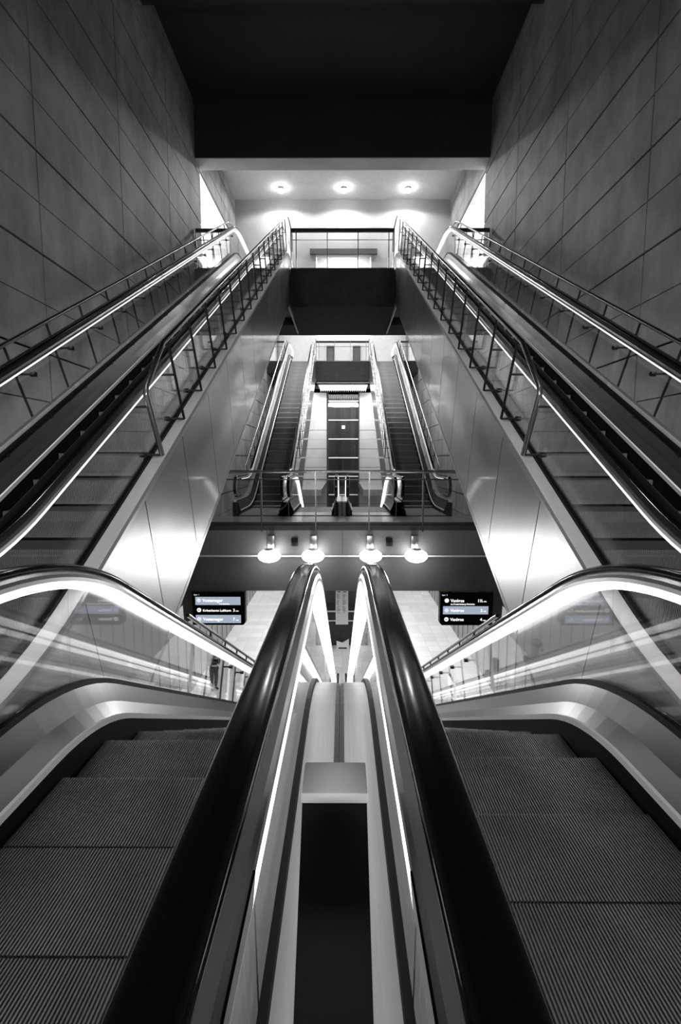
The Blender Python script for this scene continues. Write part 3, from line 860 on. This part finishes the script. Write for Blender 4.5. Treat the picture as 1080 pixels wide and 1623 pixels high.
# ------------------------------------------------------------------ people
def skin(name, verts, edges, radii, mat, parent=None, root=0, sub=2):
    me = bpy.data.meshes.new(name); me.from_pydata(verts, edges, [])
    o = bpy.data.objects.new(name, me); COL.objects.link(o)
    bm = bmesh.new(); bm.from_mesh(me); ly = bm.verts.layers.skin.verify(); bm.verts.ensure_lookup_table()
    for i, v in enumerate(bm.verts):
        r = radii[i]; v[ly].radius = r if isinstance(r, tuple) else (r, r); v[ly].use_root = (i == root)
    bm.to_mesh(me); bm.free()
    m1 = o.modifiers.new('s', 'SKIN'); m1.use_smooth_shade = True
    m2 = o.modifiers.new('u', 'SUBSURF'); m2.levels = sub; m2.render_levels = sub
    bpy.context.view_layer.update()
    res = bpy.data.meshes.new_from_object(o.evaluated_get(bpy.context.evaluated_depsgraph_get()))
    bpy.data.objects.remove(o)
    res.materials.clear(); res.materials.append(mat)
    r = bpy.data.objects.new(name, res); COL.objects.link(r)
    if parent is not None: r.parent = parent
    return r
def person(label, loc, rz, coat, trousers, arms='down', legs=((0, 0), (0, 0)), longhair=False, coat_len=.82):
    t = thing('person', label, 'person', loc); t.rotation_euler.z = rz
    V = []; Ed = []; Rd = []
    def v(p, r, par=None):
        V.append(p); Rd.append(r)
        if par is not None: Ed.append((par, len(V) - 1))
        return len(V) - 1
    # body faces -y ; height 1.74
    pel = v((0, 0, .93), (.15, .11)); bel = v((0, -.01, 1.08), (.135, .10), pel); ch = v((0, 0, 1.28), (.155, .105), bel); nb = v((0, .01, 1.43), (.075, .065), ch)
    nk = v((0, 0, 1.50), .055, nb); hd0 = v((0, -.015, 1.57), (.068, .082), nk); hd1 = v((0, -.015, 1.65), (.076, .092), hd0); hd2 = v((0, -.005, 1.705), (.055, .065), hd1)
    hands = []
    for s in (-1, 1):
        sh = v((s * .175, .01, 1.395), .056, ch)
        if arms == 'down':
            el = v((s * .235, .03, 1.12), .042, sh); wr = v((s * .225, -.06, .87), .029, el); pm = v((s * .22, -.085, .80), (.038, .018), wr); fd = (0, -.12, -.99)
        else:
            el = v((s * .225, .02, 1.12), .042, sh); wr = v((s * .10, -.21, 1.08), .029, el); pm = v((s * .055, -.255, 1.09), (.034, .02), wr); fd = (-s * .75, -.6, .1)
        base = Vector(V[pm]); f = Vector(fd).normalized(); sd = Vector((0, 1, 0)) if arms == 'down' else Vector((0, 0, 1))
        for k, ln in enumerate((.068, .08, .074, .058)):
            b0 = base + sd * (.03 - .02 * k) + f * .02
            i1 = v(tuple(b0 + f * ln * .5), .009, pm); v(tuple(b0 + f * ln + Vector((-s * .012, -.012, 0))), .008, i1)
        i1 = v(tuple(base - sd * -.034 + f * -.005 + Vector((0, -.012, 0))), .011, pm); v(tuple(base + sd * .052 + f * .035), .009, i1)
    feet = []
    for s, (ky, ay) in zip((-1, 1), legs):
        hp = v((s * .095, 0, .88), .095, pel); kn = v((s * .10, -.02 + ky, .49), .058, hp); cf = v((s * .10, .02 + ay * .6, .34), .052, kn); an = v((s * .10, .03 + ay, .085), .036, cf)
        ft = v((s * .115, -.06 + ay, .035), (.04, .028), an); v((s * .12, -.14 + ay, .028), (.036, .02), ft)
        feet.append((s, ky, ay))
    skin('body', V, Ed, Rd, M['skin'], t)
    # face: nose, eyes, mouth, ears
    mb = MB(); mb.ellipsoid((0, -.112, 1.60), (.014, .02, .025), 10, 8); mb.build('nose', M['skin'], t, True)
    for s in (-1, 1):
        mb = MB(); mb.ellipsoid((s * .032, -.096, 1.637), (.013, .008, .008), 10, 8); mb.build('eye', M['hair'], t, True)
        mb = MB(); mb.ellipsoid((s * .079, .0, 1.61), (.012, .02, .032), 10, 8); mb.build('ear', M['skin'], t, True)
    mb = MB(); mb.ellipsoid((0, -.094, 1.555), (.026, .008, .007), 10, 6); mb.build('mouth', M['hair'], t, True)
    # hair
    mb = MB(); mb.ellipsoid((0, .012, 1.675), (.088, .098, .085), 20, 12)
    if longhair: mb.ellipsoid((0, .06, 1.57), (.08, .055, .15), 16, 10)
    mb.build('hair', M['hair'], t, True)
    # coat
    V2 = [(0, 0, 1.0), (0, 0, 1.14), (0, 0, 1.29), (0, .01, 1.42), (0, 0, coat_len - .04), (0, .008, 1.49)]; E2_ = [(0, 1), (1, 2), (2, 3), (0, 4), (3, 5)]; R2_ = [(.192, .152), (.176, .138), (.186, .140), (.115, .098), (.20, .16), (.072, .070)]
    for s in (-1, 1):
        b0 = len(V2)
        if arms == 'down': V2 += [(s * .182, .01, 1.388), (s * .237, .03, 1.12), (s * .228, -.055, .89)]
        else: V2 += [(s * .182, .01, 1.388), (s * .228, .02, 1.12), (s * .125, -.19, 1.08)]
        R2_ += [.078, .060, .046]; E2_ += [(2, b0), (b0, b0 + 1), (b0 + 1, b0 + 2)]
    skin('coat', V2, E2_, R2_, coat, t)
    V3 = [(0, 0, .92)]; E3_ = []; R3_ = [(.14, .105)]
    for s, ky, ay in feet:
        b0 = len(V3); V3 += [(s * .095, 0, .86), (s * .10, -.02 + ky, .49), (s * .10, .02 + ay * .6, .33), (s * .10, .03 + ay, .075)]; R3_ += [.110, .080, .076, .064]; E3_ += [(0, b0), (b0, b0 + 1), (b0 + 1, b0 + 2), (b0 + 2, b0 + 3)]
    skin('trousers', V3, E3_, R3_, trousers, t)
    for s, ky, ay in feet:
        skin('shoe', [(s * .10, .05 + ay, .045), (s * .11, -.05 + ay, .045), (s * .12, -.16 + ay, .033)], [(0, 1), (1, 2)], [(.045, .043), (.048, .043), (.042, .03)], M['shoe'], t)
    return t
person('person in a dark top standing on the platform, legs showing through the left glass', (-5.13, 18.3, ZP), math.radians(35), M['coat'], M['sock'], 'front', ((-.03, 0), (.02, .06)))
st = lambda y: P3['nose'].zat(y)
def step_top(y):
    k = math.floor((y - .45) / .4); yy = .45 + .4 * k
    return yy, P3['nose'].zat(yy + .4)
yy, zz = step_top(10.6); person('person seen as the lower left dark reflection in the right near glass', (-DNX + DNC, yy + .2, zz), PI + .1, M['coat'], M['cloth'], 'down', ((0, 0), (0, .03)), True)
yy, zz = step_top(8.3); person('person seen as the upper right dark reflection in the right near glass', (-DNX + DNC + .08, yy + .2, zz), PI - .15, M['cloth'], M['cloth'], 'down')

# ------------------------------------------------------------------ lights
def area(name, loc, sx, sy, e, rot=(0, 0, 0)):
    l = bpy.data.lights.new(name, 'AREA'); l.shape = 'RECTANGLE'; l.size = sx; l.size_y = sy; l.energy = e
    o = bpy.data.objects.new(name, l); COL.objects.link(o); o.location = loc; o.rotation_euler = rot
    return o
for sx in (-1, 1):
    area('platform_light', (sx * 4.9, 24, -2.3), 1.2, 30, 1250)
area('hall_light', (0, 29.5, ZC - .2), 6, 1.6, 200)
area('riser_fill', (0, 18.4, 6.08), 5, .4, 900, (math.radians(62), 0, 0))  # added fill, hidden behind the slab, to light the far risers
area('far_stair_fill', (0, 26.0, ZC - .2), 7, .6, 900, (math.radians(-35), 0, 0))  # added fill from above, brightens the far escalator steps
area('landing_light', (0, -2.6, ZC - .4), 6, 1.2, 110)
for sx in (-1, 1): area('rear_wall_fill', (sx * 2.3, -3.0, 2.2), .9, .7, 88, (math.radians(82), 0, -sx * math.radians(2))).data.spread = math.radians(95)  # added fill pair behind the camera, brightens the concrete walls
for sx in (-1, 1): area('end_wall_fill', (sx * 2.6, 28.4, 5.2), 1.6, 1.2, 170, (math.radians(25), 0, 0))  # added fill pair under the far slab, brightens the end wall panels
wd = bpy.data.worlds.new('World'); SC.world = wd; wd.use_nodes = True
wd.node_tree.nodes['Background'].inputs[0].default_value = (0, 0, 0, 1)

# ------------------------------------------------------------------ camera
cam = bpy.data.cameras.new('Camera'); co = bpy.data.objects.new('Camera', cam); COL.objects.link(co)
cam.sensor_fit = 'VERTICAL'; cam.sensor_height = 36; cam.lens = 36 * 760 / 1623
cam.clip_start = .02; cam.clip_end = 200
pitch = math.atan(84.5 / 760)
co.location = (0, 0, H); co.rotation_euler = (PI / 2 - pitch, 0, math.atan(3 / 760))
SC.camera = co
SC.view_settings.view_transform = 'Standard'; SC.view_settings.look = 'None'; SC.view_settings.exposure = 0; SC.view_settings.gamma = 1
SC.view_settings.use_curve_mapping = False
cy = SC.cycles
cy.max_bounces = 10; cy.transparent_max_bounces = 40; cy.glossy_bounces = 6; cy.transmission_bounces = 6; cy.diffuse_bounces = 3
cy.caustics_reflective = False; cy.caustics_refractive = False
cy.use_denoising = True
cy.sample_clamp_indirect = 6
